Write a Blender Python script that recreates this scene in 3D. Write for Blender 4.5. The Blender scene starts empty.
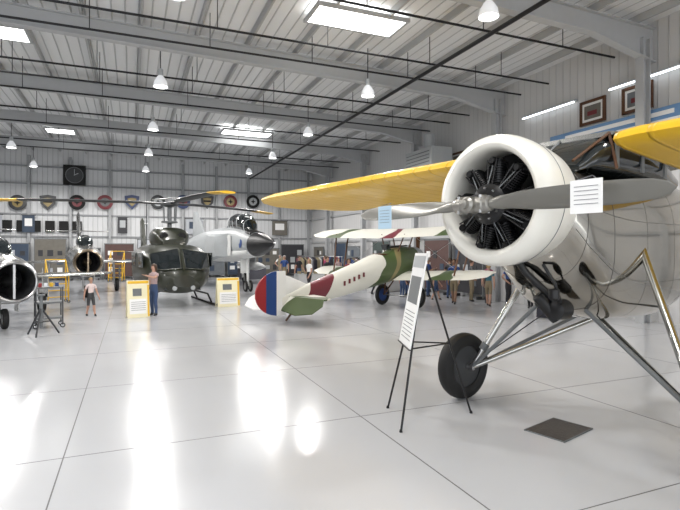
import bpy, bmesh, math, random
from mathutils import Vector, Matrix
random.seed(7)
S=bpy.context.scene
pi=math.pi
# ------------------------------------------------------------------ materials
def M(name,col,rough=.5,metal=0.,noise=0.,scale=6.,emit=0.,coat=0.,bump=0.,trans=0.):
    m=bpy.data.materials.new(name); m.use_nodes=True
    nt=m.node_tree; b=nt.nodes['Principled BSDF']
    c=(col[0],col[1],col[2],1)
    b.inputs['Base Color'].default_value=c
    b.inputs['Roughness'].default_value=rough
    b.inputs['Metallic'].default_value=metal
    b.inputs['Coat Weight'].default_value=coat
    b.inputs['Transmission Weight'].default_value=trans
    if emit>0:
        b.inputs['Emission Color'].default_value=c
        b.inputs['Emission Strength'].default_value=emit
    tc=nt.nodes.new('ShaderNodeTexCoord')
    n=nt.nodes.new('ShaderNodeTexNoise'); n.inputs['Scale'].default_value=scale; n.inputs['Detail'].default_value=4
    nt.links.new(tc.outputs['Object'],n.inputs['Vector'])
    if noise>0:
        r=nt.nodes.new('ShaderNodeMapRange'); r.inputs['To Min'].default_value=1-noise; r.inputs['To Max'].default_value=1+noise
        nt.links.new(n.outputs['Fac'],r.inputs['Value'])
        mx=nt.nodes.new('ShaderNodeVectorMath'); mx.operation='SCALE'; mx.inputs[0].default_value=col[:3]
        nt.links.new(r.outputs[0],mx.inputs['Scale']); nt.links.new(mx.outputs[0],b.inputs['Base Color'])
    if bump>0:
        bp=nt.nodes.new('ShaderNodeBump'); bp.inputs['Strength'].default_value=bump; bp.inputs['Distance'].default_value=.02
        nt.links.new(n.outputs['Fac'],bp.inputs['Height']); nt.links.new(bp.outputs[0],b.inputs['Normal'])
    return m
def camo(name,cols,scale=1.2,rough=.45,seed=0):
    m=M(name,cols[0],rough); nt=m.node_tree; b=nt.nodes['Principled BSDF']
    n=[x for x in nt.nodes if x.type=='TEX_NOISE'][0]
    n.inputs['Scale'].default_value=scale; n.inputs['Detail'].default_value=1
    mp=nt.nodes.new('ShaderNodeMapping'); mp.inputs['Location'].default_value=(seed*3.1,seed*1.7,seed)
    tc=[x for x in nt.nodes if x.type=='TEX_COORD'][0]
    nt.links.new(tc.outputs['Object'],mp.inputs['Vector']); nt.links.new(mp.outputs[0],n.inputs['Vector'])
    r=nt.nodes.new('ShaderNodeValToRGB'); r.color_ramp.interpolation='CONSTANT'
    e=r.color_ramp.elements
    k=len(cols)
    pos=[0,.5]
    if k>2: pos=[0]+[.42+(.18*(i-1)/(k-2)) for i in range(1,k)]
    e[0].position=0; e[0].color=(*cols[0],1); e[1].position=pos[1]; e[1].color=(*cols[1],1)
    for i in range(2,k):
        q=e.new(pos[i]); q.color=(*cols[i],1)
    nt.links.new(n.outputs['Fac'],r.inputs['Fac']); nt.links.new(r.outputs['Color'],b.inputs['Base Color'])
    return m
def along_x(name,stops,xmax,wob=.35,slope=0.,axis=0,nscale=.9):
    m=M(name,stops[0][1],.4,coat=.15); nt=m.node_tree; b=nt.nodes['Principled BSDF']
    n=[x for x in nt.nodes if x.type=='TEX_NOISE'][0]; n.inputs['Scale'].default_value=nscale; n.inputs['Detail'].default_value=1
    tc=[x for x in nt.nodes if x.type=='TEX_COORD'][0]
    sp=nt.nodes.new('ShaderNodeSeparateXYZ'); nt.links.new(tc.outputs['Object'],sp.inputs[0])
    a=nt.nodes.new('ShaderNodeMath'); a.operation='MULTIPLY_ADD'; nt.links.new(n.outputs['Fac'],a.inputs[0]); a.inputs[1].default_value=wob*4; nt.links.new(sp.outputs[axis],a.inputs[2])
    a2=nt.nodes.new('ShaderNodeMath'); a2.operation='MULTIPLY_ADD'; nt.links.new(sp.outputs[2],a2.inputs[0]); a2.inputs[1].default_value=slope; nt.links.new(a.outputs[0],a2.inputs[2])
    d=nt.nodes.new('ShaderNodeMath'); d.operation='MULTIPLY_ADD'; nt.links.new(a2.outputs[0],d.inputs[0]); d.inputs[1].default_value=1/xmax[1] if isinstance(xmax,tuple) else 1/xmax
    off=(-wob*2-slope*1.0)/(xmax[1] if isinstance(xmax,tuple) else xmax); d.inputs[2].default_value=off+(xmax[0] if isinstance(xmax,tuple) else 0)
    r=nt.nodes.new('ShaderNodeValToRGB'); r.color_ramp.interpolation='CONSTANT'; e=r.color_ramp.elements
    e[0].position=stops[0][0]; e[0].color=(*stops[0][1],1); e[1].position=stops[1][0]; e[1].color=(*stops[1][1],1)
    for p,c in stops[2:]:
        q=e.new(p); q.color=(*c,1)
    nt.links.new(d.outputs[0],r.inputs['Fac']); nt.links.new(r.outputs['Color'],b.inputs['Base Color'])
    return m
def add_bands(m,axis='Y',scale=3.,strength=.4,dist=.02,darken=0.0):
    nt=m.node_tree; b=nt.nodes['Principled BSDF']
    tc=[x for x in nt.nodes if x.type=='TEX_COORD'][0]
    w=nt.nodes.new('ShaderNodeTexWave'); w.bands_direction=axis; w.inputs['Scale'].default_value=scale; w.inputs['Distortion'].default_value=0
    nt.links.new(tc.outputs['Object'],w.inputs['Vector'])
    r=nt.nodes.new('ShaderNodeMapRange'); r.inputs['From Min'].default_value=.93; r.inputs['From Max'].default_value=1
    nt.links.new(w.outputs['Fac'],r.inputs['Value'])
    bp=nt.nodes.new('ShaderNodeBump'); bp.inputs['Strength'].default_value=strength; bp.inputs['Distance'].default_value=dist
    nt.links.new(r.outputs[0],bp.inputs['Height']); nt.links.new(bp.outputs[0],b.inputs['Normal'])
    if darken:
        base=b.inputs['Base Color'].default_value[:]
        mx=nt.nodes.new('ShaderNodeMix'); mx.data_type='RGBA'
        mx.inputs['A'].default_value=base; mx.inputs['B'].default_value=(*[x*(1-darken) for x in base[:3]],1)
        nt.links.new(r.outputs[0],mx.inputs['Factor']); nt.links.new(mx.outputs['Result'],b.inputs['Base Color'])
    return m
# ------------------------------------------------------------------ geometry helpers
def empty(name,loc,rz=0.,rx=0.,ry=0.):
    e=bpy.data.objects.new(name,None); S.collection.objects.link(e); e.empty_display_size=.2
    e.location=loc; e.rotation_euler=(rx,ry,rz); return e
def obj(name,vs,fs,mat,parent=None,smooth=True,fm=None):
    me=bpy.data.meshes.new(name); me.from_pydata([tuple(v) for v in vs],[],fs)
    bm=bmesh.new(); bm.from_mesh(me); bmesh.ops.recalc_face_normals(bm,faces=bm.faces); bm.to_mesh(me); bm.free()
    mats=mat if isinstance(mat,(list,tuple)) else [mat]
    for q in mats: me.materials.append(q)
    if fm:
        for p,i in zip(me.polygons,fm): p.material_index=i
    if smooth:
        try: me.shade_smooth(); me.set_sharp_from_angle(angle=math.radians(38))
        except Exception: pass
    o=bpy.data.objects.new(name,me); S.collection.objects.link(o)
    if parent: o.parent=parent
    return o
def box(name,c,s,mat,parent=None,rot=None,bevel=0.):
    bm=bmesh.new(); bmesh.ops.create_cube(bm,size=1)
    for v in bm.verts: v.co=Vector((v.co.x*s[0],v.co.y*s[1],v.co.z*s[2]))
    if bevel: bmesh.ops.bevel(bm,geom=bm.edges[:],offset=bevel,segments=2,affect='EDGES',profile=.5)
    me=bpy.data.meshes.new(name); bm.to_mesh(me); bm.free(); me.materials.append(mat)
    o=bpy.data.objects.new(name,me); S.collection.objects.link(o); o.location=c
    if rot: o.rotation_euler=rot
    if parent: o.parent=parent
    return o
def merged_boxes(name,lst,mat,parent=None):
    vs=[];fs=[]
    for c,s in lst:
        k=len(vs)
        for dz in(-.5,.5):
            for dx,dy in((-.5,-.5),(.5,-.5),(.5,.5),(-.5,.5)):
                vs.append((c[0]+dx*s[0],c[1]+dy*s[1],c[2]+dz*s[2]))
        fs+=[(k,k+3,k+2,k+1),(k+4,k+5,k+6,k+7),(k,k+1,k+5,k+4),(k+1,k+2,k+6,k+5),(k+2,k+3,k+7,k+6),(k+3,k,k+4,k+7)]
    return obj(name,vs,fs,mat,parent,smooth=False)
def frame(d):
    d=Vector(d).normalized(); up=Vector((0,0,1)) if abs(d.z)<.9 else Vector((1,0,0))
    a=d.cross(up).normalized(); b=d.cross(a).normalized(); return d,a,b
def lathe(name,prof,org,axis,mat,parent=None,n=24,closed=False,caps=True,seg=None):
    d,a,b=frame(axis); org=Vector(org); vs=[];fs=[]
    for t,r in prof:
        for i in range(n):
            th=2*pi*i/n; vs.append(org+d*t+(a*math.cos(th)+b*math.sin(th))*r)
    k=len(prof)
    rng=range(k if closed else k-1)
    for j in rng:
        j2=(j+1)%k
        for i in range(n):
            i2=(i+1)%n; fs.append((j*n+i,j*n+i2,j2*n+i2,j2*n+i))
    if caps and not closed:
        fs.append(tuple(range(n))); fs.append(tuple((k-1)*n+i for i in range(n)))
    return obj(name,vs,fs,mat,parent)
def cyl(name,p1,p2,r1,mat,parent=None,r2=None,n=14):
    p1=Vector(p1);p2=Vector(p2); L=(p2-p1).length
    return lathe(name,[(0,r1),(L,r1 if r2 is None else r2)],p1,p2-p1,mat,parent,n)
def loft(name,secs,mat,parent=None,caps=True,fm=None):
    n=len(secs[0]); vs=[p for s in secs for p in s]; fs=[]
    for j in range(len(secs)-1):
        for i in range(n):
            i2=(i+1)%n; fs.append((j*n+i,j*n+i2,(j+1)*n+i2,(j+1)*n+i))
    if caps: fs.append(tuple(range(n))); fs.append(tuple((len(secs)-1)*n+i for i in range(n)))
    return obj(name,vs,fs,mat,parent,fm=fm)
def interp(rows,k=4):
    out=[]
    for i in range(len(rows)-1):
        p0=rows[max(i-1,0)];p1=rows[i];p2=rows[i+1];p3=rows[min(i+2,len(rows)-1)]
        for j in range(k):
            t=j/k
            out.append([p1[q]+.5*t*((p2[q]-p0[q])+t*((2*p0[q]-5*p1[q]+4*p2[q]-p3[q])+t*(3*p1[q]-p0[q]-3*p2[q]+p3[q]))) if q else p1[q]+(p2[q]-p1[q])*t for q in range(len(p1))])
    out.append(list(rows[-1])); return out
def sec(x,hw,zb,zt,p=2.6,n=28,cy=0.):
    out=[];cz=(zb+zt)/2;hh=(zt-zb)/2
    for i in range(n):
        t=2*pi*i/n; c=math.cos(t); s=math.sin(t)
        out.append((x,cy+hw*math.copysign(abs(c)**(2/p),c),cz+hh*math.copysign(abs(s)**(2/p),s)))
    return out
def body(name,rows,mat,parent,k=4,n=32,caps=True):
    return loft(name,[sec(*r,n=n) for r in interp(rows,k)],mat,parent,caps)
AF=[(0,0),(.012,.3),(.05,.62),(.12,.88),(.25,1),(.45,.9),(.7,.52),(.9,.18),(1,.02),(.9,-.04),(.6,-.14),(.3,-.25),(.1,-.3),(.03,-.22)]
def airfoil(y,le,ch,z,th,inc=0.,flip=False):
    out=[]
    for a,b in AF:
        x=le+a*ch; zz=b*th - a*ch*inc
        out.append((-x if flip else x,y,z+zz))
    return out
def wing(name,secs,mat,parent,flip=False):
    return loft(name,[airfoil(*s,flip=flip) for s in secs],mat,parent)
def fin(name,outline,th,mat,parent,fm=None):
    n=len(outline); cx=sum(p[0] for p in outline)/n; cz=sum(p[1] for p in outline)/n
    vs=[(x,0,z) for x,z in outline]+[(cx+(x-cx)*.8,th,cz+(z-cz)*.8) for x,z in outline]+[(cx+(x-cx)*.8,-th,cz+(z-cz)*.8) for x,z in outline]
    fs=[]
    for i in range(n):
        j=(i+1)%n; fs.append((i,j,n+j,n+i)); fs.append((i,2*n+i,2*n+j,j))
    fs.append(tuple(range(n,2*n))); fs.append(tuple(range(2*n,3*n)))
    return obj(name,vs,fs,mat,parent)
def plate(name,outline,z0,z1,mat,parent):
    n=len(outline); vs=[(x,y,z0) for x,y in outline]+[(x,y,z1) for x,y in outline]
    fs=[tuple(range(n)),tuple(range(n,2*n))]+[(i,(i+1)%n,n+(i+1)%n,n+i) for i in range(n)]
    return obj(name,vs,fs,mat,parent,smooth=False)
def wheel(name,c,r,w,mtire,mhub,parent,axis=(0,1,0)):
    a=Vector(axis).normalized(); o=Vector(c)-a*w/2
    prof=[(w*.15,r*.62),(0,r*.72),(0,r*.86),(w*.12,r*.96),(w*.35,r),(w*.65,r),(w*.88,r*.96),(w,r*.86),(w,r*.72),(w*.85,r*.62)]
    lathe(name+'_tire',prof,o,a,mtire,parent,36,closed=True)
    lathe(name+'_hub',[(w*.1,r*.15),(w*.12,r*.2),(w*.22,r*.62),(w*.78,r*.62),(w*.88,r*.2),(w*.92,r*.15)],o,a,mhub,parent,24)
def tube(name,pts,r,mat,parent=None):
    cu=bpy.data.curves.new(name,'CURVE'); cu.dimensions='3D'; cu.bevel_depth=r; cu.bevel_resolution=3; cu.use_fill_caps=True
    sp=cu.splines.new('POLY'); sp.points.add(len(pts)-1)
    for q,p in zip(sp.points,pts): q.co=(*p,1)
    cu.materials.append(mat); o=bpy.data.objects.new(name,cu); S.collection.objects.link(o)
    if parent:o.parent=parent
    return o

# ------------------------------------------------------------------ palette
white=M('white_paint',(.78,.78,.76),.35,coat=.3,noise=.04)
cream=M('cream_sign',(.8,.74,.5),.45,noise=.04)
cowlw=M('cream_white_enamel',(.8,.78,.71),.28,coat=.5,noise=.05,scale=3)
black=M('black_metal',(.008,.008,.009),.42,.2,noise=.2)
eblack=M('engine_black',(.010,.010,.011),.36,.3,noise=.2)
dark=M('dark_void',(.006,.006,.006),.8,noise=.1)
rubber=M('tyre_rubber',(.006,.006,.006),.65,noise=.2,scale=20)
steel=M('brushed_steel',(.5,.5,.5),.3,1,noise=.1)
silver=M('polished_aluminium',(.43,.41,.37),.08,1.,noise=.12,scale=1.2,bump=.12)
silver2=M('dull_aluminium',(.5,.5,.48),.2,.95,noise=.06,scale=3)
yellow=add_bands(M('yellow_fabric',(.82,.49,.015),.4,coat=.2),'Y',1.0,.6,.03,.12)
ypaint=M('yellow_paint',(.72,.43,.02),.4,noise=.05)
propm=M('propeller_grey',(.2,.195,.175),.3,.3,noise=.06)
glass=M('dark_glass',(.012,.016,.018),.06,.0,coat=.3,noise=.1)
paper=M('paper',(.82,.82,.81),.6,noise=.02)
inkb=M('ink_grey',(.18,.18,.2),.7,noise=.05)
blueink=M('blue_print',(.05,.2,.5),.6,noise=.05)
olive=M('olive_drab',(.022,.025,.015),.36,coat=.3,noise=.15,scale=3)
dgrey=M('dark_grey_paint',(.035,.037,.04),.5,noise=.1)
mgrey=M('mid_grey_paint',(.14,.15,.155),.5,noise=.08)
lgrey=M('light_grey_paint',(.4,.42,.43),.4,noise=.06)
redp=M('red_paint',(.32,.02,.025),.45,noise=.05)
bluep=M('blue_paint',(.015,.05,.19),.45,noise=.05)
maroon=M('maroon_paint',(.15,.018,.025),.45,noise=.08)
greenp=M('green_paint',(.06,.10,.025),.45,noise=.08)
wood=M('dark_wood',(.09,.035,.012),.4,noise=.2,scale=8)
# ------------------------------------------------------------------ ROOM
XR=13.4; XL=-24; YB=38; YF=-7
def rz(x): return 8.35+ (13.4-x)*.022 if x>-5 else 8.35+18.4*.022-(-5-x)*.022
fl=M('epoxy_floor',(.54,.55,.57),.2,0,noise=.05,scale=.5)
def floor_mat():
    nt=fl.node_tree; b=nt.nodes['Principled BSDF']
    tc=nt.nodes.new('ShaderNodeTexCoord')
    n=nt.nodes.new('ShaderNodeTexNoise'); n.inputs['Scale'].default_value=.9; n.inputs['Detail'].default_value=5
    nt.links.new(tc.outputs['Object'],n.inputs['Vector'])
    r=nt.nodes.new('ShaderNodeMapRange'); r.inputs['To Min'].default_value=.10; r.inputs['To Max'].default_value=.24
    nt.links.new(n.outputs['Fac'],r.inputs['Value']); nt.links.new(r.outputs[0],b.inputs['Roughness'])
floor_mat()
box('floor',((XL+XR)/2,(YB+YF)/2,-.1),(XR-XL,YB-YF,.2),fl)
jm=M('floor_joint',(.12,.12,.12),.6,noise=.1)
jl=[]
for k in range(-7,5):
    x=-.61+3.15*k
    jl.append(((x,(YB+YF)/2,.0005),(.012,YB-YF-.1,.001)))
yy=[2.84+2.62*k for k in range(-3,13)]
for y in yy: jl.append((((XL+XR)/2,y,.0005),(XR-XL-.1,.010,.001)))
merged_boxes('trim_floor_joints',jl,jm)
wallm=M('wall_panel_white',(.62,.63,.64),.55,noise=.03); add_bands(wallm,'X',1.05,.5,.03,.3)
wallr=M('wall_panel_right',(.58,.58,.58),.55,noise=.03); add_bands(wallr,'Y',1.05,.5,.03,.15)
box('wall_back',((XL+XR)/2,YB+.1,4.4),(XR-XL,.2,8.8),wallm)
box('wall_right',(XR+.1,(YB+YF)/2,4.2),(.2,YB-YF,8.4),wallr)
box('wall_left',(XL-.1,(YB+YF)/2,4.2),(.2,YB-YF,8.4),wallr)
box('wall_front',((XL+XR)/2,YF-.1,7.6),(XR-XL,.2,2.2),wallm)
cm=M('ceiling_insulation',(.74,.75,.76),.7,noise=.03)
add_bands(cm,'X',.9,.6,.05,.35)
vs=[];t=.12
for x in(XL,-5,XR):
    for y in(YF,YB): vs+= [(x,y,rz(x)),(x,y,rz(x)+t)]
obj('ceiling',vs,[(0,2,6,4),(4,6,10,8),(1,5,7,3),(5,9,11,7),(0,1,3,2),(8,10,11,9),(0,4,5,1),(4,8,9,5),(2,3,7,6),(6,7,11,10)],cm,smooth=False)
beam=M('beam_primer_grey',(.42,.43,.44),.5,noise=.05)
pur=M('purlin_grey',(.4,.405,.41),.5,noise=.05)
pipem=M('pipe_dark',(.010,.010,.012),.5,.3,noise=.1)
RY=[-2.5,3.5,9.5,15.5,21.5,27.5,33.5]
def rafter(y,k):
    def prof(x):
        top=rz(x)-.22; dep=.55
        if x>XR-1 or x<XL+1: dep=.95
        return top,top-dep
    for half,(xa,xb) in enumerate(((XL+.05,-5),(-5,XR-.05))):
        vs=[];fs=[]
        st=8
        for i in range(st+1):
            x=xa+(xb-xa)*i/st; top,bot=prof(x)
            for (w,z) in((.12,top),(.12,top-.03),(.02,top-.03),(.02,bot+.03),(.12,bot+.03),(.12,bot),(-.12,bot),(-.12,bot+.03),(-.02,bot+.03),(-.02,top-.03),(-.12,top-.03),(-.12,top)):
                vs.append((x,y+w,z))
        for i in range(st):
            for j in range(12):
                j2=(j+1)%12; fs.append((i*12+j,i*12+j2,(i+1)*12+j2,(i+1)*12+j))
        obj('trim_rafter',vs,fs,beam,smooth=False)
    merged_boxes('trim_column',[((XR-.3,y,3.9),(.03,.25,7.8)),((XR-.55,y,3.9),(.03,.25,7.8)),((XR-.42,y,3.9),(.26,.025,7.8)),((XL+.3,y,3.9),(.5,.25,7.8))],beam)
for k,y in enumerate(RY): rafter(y,k)
pl=[]
x=XL+1
while x<XR:
    pl.append(((x,(YB+YF)/2,rz(x)-.11),(.06,YB-YF-.1,.2))); x+=1.55
merged_boxes('trim_purlins',pl,pur)
pv=empty('sprinkler_pipes',(0,0,0))
cyl('main_pipe',(8.3,YF+.3,7.42),(8.3,YB-.2,7.42),.055,pipem,pv)
cyl('main_pipe_far',(-8,YF+.3,7.5),(-8,YB-.2,7.5),.05,pipem,pv)
for y in(4.5,7.4,10.4,12.9,14.2,17.2,18.6,20.2,23,25.4,29.5,31.5):
    cyl('branch',(XL+.5,y,7.62),(XR-.4,y,7.62),.032,pipem,pv,n=8)
    for x in (-15,-9,-3.5,-1,2,5,8.3,11):
        cyl('hanger',(x,y,7.62),(x,y,rz(x)-.02),.012,pipem,pv,n=6)
bl=[]
for i in range(16):
    x=-23+2.4*i; bl.append(((x,YB-.12,4.1),(.16,.22,8.2)))
merged_boxes('trim_back_columns',bl,M('back_column',(.34,.35,.36),.5,noise=.05))
merged_boxes('trim_back_girts',[(((XL+XR)/2,YB-.06,z),(XR-XL-.2,.1,.1)) for z in(2.9,4.35,6.35,7.5)],M('girt',(.26,.27,.28),.5,noise=.05))
merged_boxes('trim_right_girts',[((XR-.06,(YB+YF)/2,z),(.1,YB-YF-.2,.12)) for z in(2.6,4.4,5.2)],beam)
sky=M('skylight_panel',(1,1,.98),.5,emit=4)
for x,ys in((5.7,(-1.5,12.5,26.8)),(-3.6,(3.5,17.6,31)),(-12,(-1.5,10,24))):
    for y in ys:
        e=empty('ceiling_light_panel',(x,y,rz(x)-.24)); W_=2.5 if x>0 else 1.3
        box('panel',(0,0,0),(W_,1.0,.04),sky,e)
        merged_boxes('frame',[((0,.54,.02),(W_+.2,.08,.1)),((0,-.54,.02),(W_+.2,.08,.1)),((W_/2+.05,0,.02),(.08,1.0,.1)),((-W_/2-.05,0,.02),(.08,1.0,.1))],beam,e)
bulb=M('lamp_glow',(1,.98,.92),.4,emit=8)
shade=M('lamp_glass_shade',(.7,.71,.73),.25,noise=.03,emit=.35)
for cx,y0 in((7.0,2.7),(.8,-1.6),(-5.4,-1),(-11.6,-1),(-18,-1)):
    y=y0
    while y<36:
        z=6.95; e=empty('pendant_lamp',(cx,y,z))
        lathe('shade',[(0,.21),(.03,.215),(.16,.19),(.28,.12),(.34,.07)],(0,0,0),(0,0,1),shade,e,20,caps=False)
        lathe('ballast',[(.33,.06),(.35,.08),(.52,.08),(.55,.04)],(0,0,0),(0,0,1),lgrey,e,12)
        lathe('bulb',[(.02,.03),(.04,.09),(.10,.12),(.17,.1),(.22,.05)],(0,0,-.02),(0,0,1),bulb,e,14)
        cyl('stem',(0,0,.54),(0,0,rz(cx)-z-.01),.015,pipem,e,n=6)
        y+=5.9
# ------------------------------------------------------------------ back wall decoration
gold=M('gold_paint',(.26,.19,.06),.4,noise=.1)
pm=[dgrey,M('plaque_blue',(.03,.05,.13),.5,noise=.1),maroon,dark,greenp]
for i in range(10):
    x=-6.8+1.7*i; z=5.05+.07*i
    e=empty('squadron_emblem',(x,YB-.36,z))
    if i%3!=1:
        lathe('disc',[(0,.5),(.04,.5),(.05,.47)],(0,.05,0),(0,-1,0),pm[(0,1,3,2,3)[i%5]],e,28)
        lathe('inner',[(0,.3),(.012,.29)],(0,-.005,0),(0,-1,0),(gold,lgrey,maroon,mgrey)[i%4],e,24)
        o=plate('charge',[(-.2,-.02),(-.05,.05),(0,.22),(.05,.05),(.2,-.02),(.06,-.06),(0,-.2),(-.06,-.06)],0,.012,dark,e); o.rotation_euler=(pi/2,0,0); o.location=(0,-.03,0)
    else:
        for nm,k_,m_,yy_ in(('shield',1,pm[(i//3)%2],.05),('shield_field',.6,(maroon,gold,lgrey)[i%3],0)):
            o=plate(nm,[(-.48*k_,.42*k_),(0,.5*k_),(.48*k_,.42*k_),(.42*k_,-.1*k_),(0,-.52*k_),(-.42*k_,-.1*k_)],0,.04,m_,e); o.rotation_euler=(pi/2,0,0); o.location=(0,yy_,0)
        o=plate('band',[(-.26,.1),(.26,.1),(.25,-.02),(-.25,-.02)],0,.012,dark,e); o.rotation_euler=(pi/2,0,0); o.location=(0,-.045,0)
e=empty('wall_clock',(-3.55,YB-.3,7.0))
box('case',(0,0,0),(1.35,.08,1.35),dark,e,bevel=.02)
lathe('dial',[(0,.52),(.02,.5)],(0,-.04,0),(0,-1,0),dgrey,e,28)
lathe('rim',[(0,.52),(.03,.54),(.03,.5),(0,.5)],(0,-.04,0),(0,-1,0),mgrey,e,28,closed=True)
box('hand_hour',(.1,-.075,.06),(.3,.012,.04),lgrey,e,(0,-.5,0)); box('hand_minute',(0,-.075,.2),(.03,.012,.4),lgrey,e)
bm_=[M('board_%d'%i,c,.6,noise=.25,scale=4) for i,c in enumerate([(.15,.165,.18),(.035,.055,.09),(.14,.13,.11),(.03,.03,.035),(.08,.04,.035),(.4,.42,.45),(.05,.07,.065)])]
def exhibit(x,y,rz_,w,h,k):
    e=empty('exhibit_panel',(x,y,0),rz_)
    box('board',(0,0,h/2+.1),(w,.06,h-.2),bm_[k%7],e)
    box('foot_a',(-w/2+.1,0,.06),(.08,.5,.12),dgrey,e); box('foot_b',(w/2-.1,0,.06),(.08,.5,.12),dgrey,e)
    merged_boxes('frame',[((0,0,h+.02),(w+.08,.08,.06)),((-w/2,0,h/2+.05),(.05,.08,h)),((w/2,0,h/2+.05),(.05,.08,h))],mgrey,e)
    rr=random.Random(k)
    nx=int(w/.55)
    for i in range(nx):
        for j in range(3):
            if rr.random()<.8:
                box('picture',(-w/2+.35+i*.55,-.042,.7+j*.55),(.36*rr.uniform(.7,1),.02,.42*rr.uniform(.6,1)),rr.choice([paper,bm_[rr.randrange(7)],bm_[3],lgrey,bm_[1]]),e)
for i in range(11):
    exhibit(-9+2.05*i,YB-.75-.25*(i%2),0,1.8,2.1+.3*(i%3),i)
for i,y in enumerate((17.3,19.6,23.0,25.2,29.0,31.2,35.4)):
    exhibit(XR-.4,y,-pi/2,2.0,2.2+.25*(i%2),i+3)
for i,(x,w) in enumerate(((-8.2,1.1),(-6.2,.7),(-.6,.6),(4.2,1.2),(10.6,1.2))):
    e=empty('wall_banner',(x,YB-.3,3.7)); box('cloth',(0,0,0),(w,.03,1.1),bm_[(5,1,3,5,2)[i]],e); box('rod',(0,0,.57),(w+.15,.05,.05),dgrey,e); box('print',(0,-.02,.1),(w*.6,.01,.5),(bm_[1],paper,lgrey)[i%3],e)
merged_boxes('wall_poster_row',[((-7.4+.8*i,YB-.2,3.55),(.55,.05,.75)) for i in range(6)],dark)
cols=[M('cloth_%d'%i,c,.8,noise=.1) for i,c in enumerate([(.2,.03,.04),(.03,.06,.18),(.5,.5,.5),(.02,.02,.03),(.1,.1,.12),(.06,.13,.16),(.26,.22,.14)])]
def rack(x,y,rz_,k):
    e=empty('clothing_rack',(x,y,0),rz_)
    for sx in(-.7,.7):
        cyl('post',(sx,0,.03),(sx,0,1.6),.02,steel,e,n=8); box('base',(sx,0,.025),(.05,.55,.05),steel,e)
    cyl('rail',(-.75,0,1.6),(.75,0,1.6),.02,steel,e,n=8)
    rr=random.Random(k)
    for i in range(12):
        xx=-.62+i*.112
        loft('garment',[[(xx+dx,y_,z_) for dx,y_ in((-.04,-w),(.04,-w),(.04,w),(-.04,w))] for z_,w in((.75,.24),(1.2,.22),(1.42,.24),(1.52,.08),(1.58,.03))],cols[rr.randrange(7)],e)
for i,(x,y) in enumerate(((9.4,27),(11,24.5),(8.8,30.8),(10.6,31.6),(11.2,28.3))): rack(x,y,.3+.5*i,i)
def table(x,y,rz_,k):
    e=empty('display_table',(x,y,0),rz_)
    box('top',(0,0,.76),(1.8,.75,.04),lgrey,e)
    loft('drape',[[( sx*.9*s,sy*.375*s,z) for sx,sy in((-1,-1),(1,-1),(1,1),(-1,1))] for z,s in((.02,1.04),(.4,1.0),(.745,.99))],cols[(3,2,4,2)[k%4]],e)
    rr=random.Random(k)
    for i in range(6):
        h=rr.uniform(.1,.4); box('merchandise',(-.7+i*.28,rr.uniform(-.2,.2),.78+h/2),(.18,.12,h),cols[rr.randrange(7)],e)
for i,(x,y) in enumerate(((8.6,24.3),(7.6,34),(11.3,21.4),(12.0,11.6))): table(x,y,.2*i,i+1)
def picture(y,z,w,h,k):
    e=empty('framed_picture',(XR-.05,y,z))
    merged_boxes('frame',[((0,w/2,0),(.06,.09,h+.09)),((0,-w/2,0),(.06,.09,h+.09)),((0,0,h/2),(.06,w,.09)),((0,0,-h/2),(.06,w,.09))],wood,e)
    box('mat_board',(.01,0,0),(.02,w,h),paper,e); box('image',(-.005,0,0),(.02,w*.7,h*.62),bm_[k],e); box('image_detail',(-.02,.0,-.04),(.01,w*.4,h*.2),(maroon,bluep)[k%2],e)
picture(11.45,6.35,.85,.68,2); picture(9.95,6.35,.85,.68,0)
picture(18.5,6.0,.9,.6,2)
tub=M('tube_light',(.9,.95,1),.4,emit=2)
for y in(9.6,13.2,2.5):
    e=empty('fluorescent_strip_light',(XR-.16,y,6.80)); box('housing',(.03,0,.05),(.12,2.4,.06),lgrey,e); cyl('tube',(-.02,-1.15,0),(-.02,1.15,0),.03,tub,e)
e=empty('wall_banner',(XR-.16,10.6,5.65)); box('cloth',(0,0,0),(.03,4.9,.42),M('pale_blue_banner',(.14,.27,.48),.6,noise=.1),e); box('stripe',(-.02,0,-.16),(.012,4.9,.08),paper,e); box('print',(-.02,0,.05),(.012,3.6,.12),paper,e)
e=empty('air_handler',(XR-1.0,19.4,6.0)); box('cabinet',(0,0,0),(1.1,2.2,1.0),lgrey,e,bevel=.03)
for j in range(5): box('louvre',(-.57,0,-.3+.15*j),(.03,1.9,.03),mgrey,e)
cyl('duct',(0,-.1,.5),(0,-.1,1.2),.25,lgrey,e,n=18); box('bracket',(.72,0,-.3),(.35,2,.08),dgrey,e)
e=empty('wall_flag',(XR-.16,13.9,4.9))
for i in range(7): box('stripe',(0,0,.45-.15*i),(.02,1.8,.15),redp if i%2==0 else paper,e)
box('canton',(-.015,.5,.22),(.02,.8,.6),bluep,e)
e=empty('floor_hatch',(4.38,4.2,0),.28)
box('plate',(0,0,.006),(.6,.44,.012),M('hatch_steel',(.07,.06,.05),.45,.3,noise=.4,scale=40,bump=.3),e); merged_boxes('rim',[((0,.225,.006),(.64,.012,.013)),((0,-.225,.006),(.64,.012,.013)),((.31,0,.006),(.012,.45,.013)),((-.31,0,.006),(.012,.45,.013))],mgrey,e)

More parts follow.
